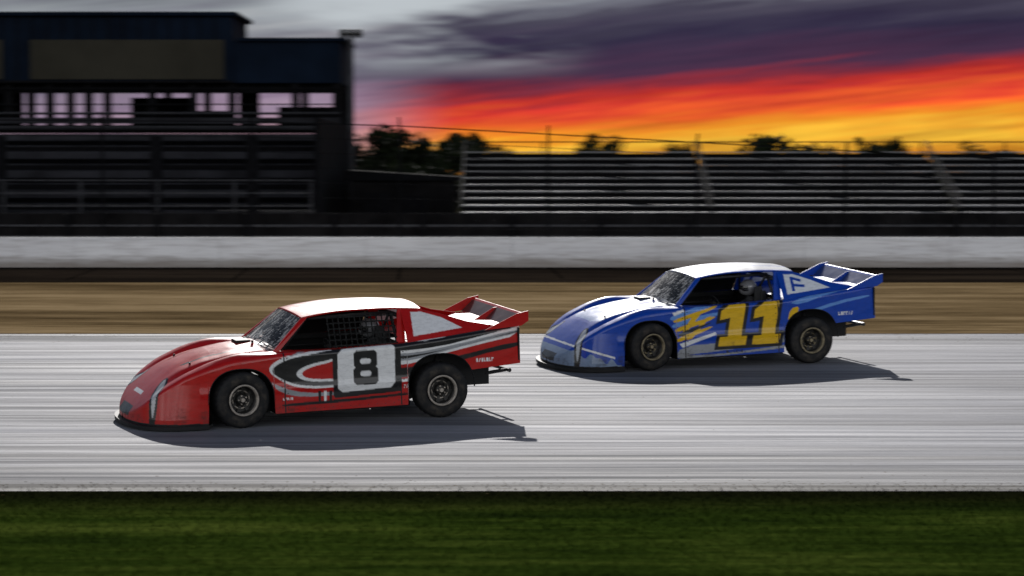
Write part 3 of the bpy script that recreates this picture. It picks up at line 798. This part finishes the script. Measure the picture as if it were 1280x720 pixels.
    for s in(1,-1):
        cy=.30+s*.17
        nodes=[(-.10,cy,.90,.032),(-.055,cy,.905,.036)]; ed=[(0,1)]
        for k in range(4):
            zz=.93-.02*k; a0=len(nodes); L=[.036,.042,.038,.028][k]
            nodes+=[(-.03,cy+s*.012,zz,.010),(-.02+L*.4,cy+s*.006,zz,.009),(-.01+L*.3,cy-s*.022,zz,.008)]; ed+=[(1,a0),(a0,a0+1),(a0+1,a0+2)]
        a0=len(nodes); nodes+=[(-.06,cy-s*.03,.93,.011),(-.03,cy-s*.035,.945,.009)]; ed+=[(1,a0),(a0,a0+1)]
        skin('gloved_hand',nodes,ed,0,MT['cloth'],1)
    v=[];f=[]; nu,nv=28,18
    for i_ in range(nv+1):
        th=math.pi*i_/nv
        for k in range(nu):
            ph=2*math.pi*k/nu; x_=math.sin(th)*math.cos(ph); y_=math.sin(th)*math.sin(ph); z_=math.cos(th)
            chin=max(0,-z_)*max(0,x_)*.35
            v.append((-.57+.145*x_+chin*.1,.30+.118*y_*(1-.15*max(0,-z_)),1.155+.135*z_*(.92 if z_<0 else 1)))
    for i_ in range(nv):
        for k in range(nu): k2=(k+1)%nu; f.append((i_*nu+k,(i_+1)*nu+k,(i_+1)*nu+k2,i_*nu+k2))
    mesh_obj('helmet',v,f,MT['helmet'],d,True)
    v2=[];f2=[]
    for i_ in range(7):
        th=R(72+i_*6)
        for k in range(15):
            ph=R(-70+k*10); v2.append((-.57+.149*math.sin(th)*math.cos(ph),.30+.122*math.sin(th)*math.sin(ph),1.155+.139*math.cos(th)))
    for i_ in range(6):
        for k in range(14): f2.append((i_*15+k,(i_+1)*15+k,(i_+1)*15+k+1,i_*15+k+1))
    mesh_obj('visor',v2,f2,MT['visor'],d,True)
    return car
build_car((-2.54,1.10,SL*1.10+.008),21.5,'red')
build_car((3.07,7.1,SL*7.1+.008),20,'blue')

# ---------------------------------------------------------------- sun and sky
SUN_EL=31; sv=Vector((-.04,1,0)).normalized()*math.cos(R(SUN_EL)); sv.z=math.sin(R(SUN_EL))
sd=bpy.data.lights.new('sun','SUN'); sd.energy=4.5; sd.angle=R(.5); sd.color=(1,.965,.93)
so=bpy.data.objects.new('sun',sd); so.rotation_euler=sv.to_track_quat('Z','Y').to_euler(); so.location=(0,40,30); link(so)
wd=bpy.data.worlds.new('World'); scene.world=wd; wd.use_nodes=True; nt=wd.node_tree
bg=nt.nodes['Background']
sky=N(nt,'ShaderNodeTexSky'); sky.sky_type='NISHITA'; sky.sun_disc=False; sky.sun_elevation=R(SUN_EL); sky.sun_rotation=math.atan2(sv.x,sv.y)
tc=N(nt,'ShaderNodeTexCoord'); sp=N(nt,'ShaderNodeSeparateXYZ'); nt.links.new(tc.outputs['Generated'],sp.inputs[0])
x,y,z=sp.outputs
az=M(nt,'ARCTAN2',x,y); el=M(nt,'ARCSINE',z)
P=M(nt,'MULTIPLY',az,3104); E_=M(nt,'MULTIPLY',el,3104)
def comb(a,b_,c=0):
    n=N(nt,'ShaderNodeCombineXYZ'); nt.links.new(a,n.inputs[0]); nt.links.new(b_,n.inputs[1]); n.inputs[2].default_value=c; return n.outputs[0]
Et=M(nt,'MULTIPLY_ADD',P,-.055,E_)
Es=M(nt,'MULTIPLY_ADD',P,-.11,E_)
n1=noise(nt,comb(M(nt,'MULTIPLY',P,1/520),M(nt,'MULTIPLY',Es,1/40)),1,7,.62)
n2=noise(nt,comb(M(nt,'MULTIPLY',P,1/420),M(nt,'MULTIPLY',Es,1/20),7),1,7,.65)
n3=noise(nt,comb(M(nt,'MULTIPLY',P,1/500),M(nt,'MULTIPLY',E_,1/70),3),1,4,.6)
Vv=M(nt,'ADD',Et,M(nt,'MULTIPLY',M(nt,'SUBTRACT',n1,.5),115))
fac=M(nt,'DIVIDE',Vv,260,clamp=True)
S=lambda a:a/260
c1=ramp(nt,fac,[(0,(.60,.24,.02)),(S(22),(1.0,.56,.05)),(S(40),(.95,.34,.025)),(S(60),(.88,.13,.025)),(S(80),(.64,.040,.030)),(S(96),(.26,.028,.045)),(S(116),(.070,.030,.068)),(S(155),(.036,.029,.064)),(S(192),(.08,.075,.11)),(S(225),(.34,.37,.41)),(1.0,(.22,.23,.27))])
c2=ramp(nt,fac,[(0,(.40,.22,.22)),(S(60),(.45,.28,.34)),(S(100),(.35,.26,.36)),(S(140),(.13,.12,.17)),(S(180),(.20,.20,.24)),(S(210),(.36,.39,.42)),(1,(.12,.13,.15))])
c=mixc(nt,sstep(nt,P,-240,-60),c2,c1)
c=mixc(nt,.8,c,ramp(nt,n2,[(.3,(.55,.50,.58)),(.5,(.92,.92,.92)),(.7,(1.3,1.22,1.15))]),'MULTIPLY')
hi=M(nt,'MULTIPLY',sstep(nt,E_,110,165),sstep(nt,n3,.42,.62))
hi=M(nt,'MULTIPLY',hi,M(nt,'MULTIPLY',sstep(nt,P,130,-60),sstep(nt,P,-380,-200)))
c=mixc(nt,hi,c,(.50,.54,.57))
base=N(nt,'ShaderNodeVectorMath',operation='SCALE'); nt.links.new(sky.outputs[0],base.inputs[0]); base.inputs['Scale'].default_value=.05
# added fill for the near car sides: invented bright cloud bank opposite the sun
cb=M(nt,'MULTIPLY',sstep(nt,y,-.15,-.70),M(nt,'MULTIPLY',sstep(nt,el,.01,.08),sstep(nt,el,.60,.20)))
n4=noise(nt,tc.outputs['Generated'],4.5,5,.6)
cb=M(nt,'MULTIPLY',cb,ramp(nt,n4,[(.40,(.25,)*3),(.58,(1,)*3)])); cb=M(nt,'MULTIPLY',cb,2.5)
fillc=N(nt,'ShaderNodeVectorMath',operation='SCALE'); fillc.inputs[0].default_value=(1,.98,.97); nt.links.new(cb,fillc.inputs['Scale'])
ad=N(nt,'ShaderNodeVectorMath',operation='ADD'); nt.links.new(base.outputs[0],ad.inputs[0]); nt.links.new(fillc.outputs[0],ad.inputs[1])
mask=M(nt,'MULTIPLY',sstep(nt,y,.35,.75),sstep(nt,el,.30,.085))
fin=mixc(nt,mask,ad.outputs[0],c)
nt.links.new(fin,bg.inputs[0]); bg.inputs[1].default_value=1

# ---------------------------------------------------------------- camera
cd=bpy.data.cameras.new('camera'); co=bpy.data.objects.new('camera',cd); link(co)
co.location=(0,-32,3.28); co.rotation_euler=(R(90-2.675),0,0)
cd.lens=3104/1280*36; cd.sensor_width=36; cd.clip_end=8000; cd.clip_start=.5
cd.dof.use_dof=True; cd.dof.focus_distance=34.0; cd.dof.aperture_fstop=1.7; cd.dof.aperture_ratio=.25
scene.camera=co
scene.view_settings.view_transform='Standard'; scene.view_settings.look='None'; scene.view_settings.exposure=0
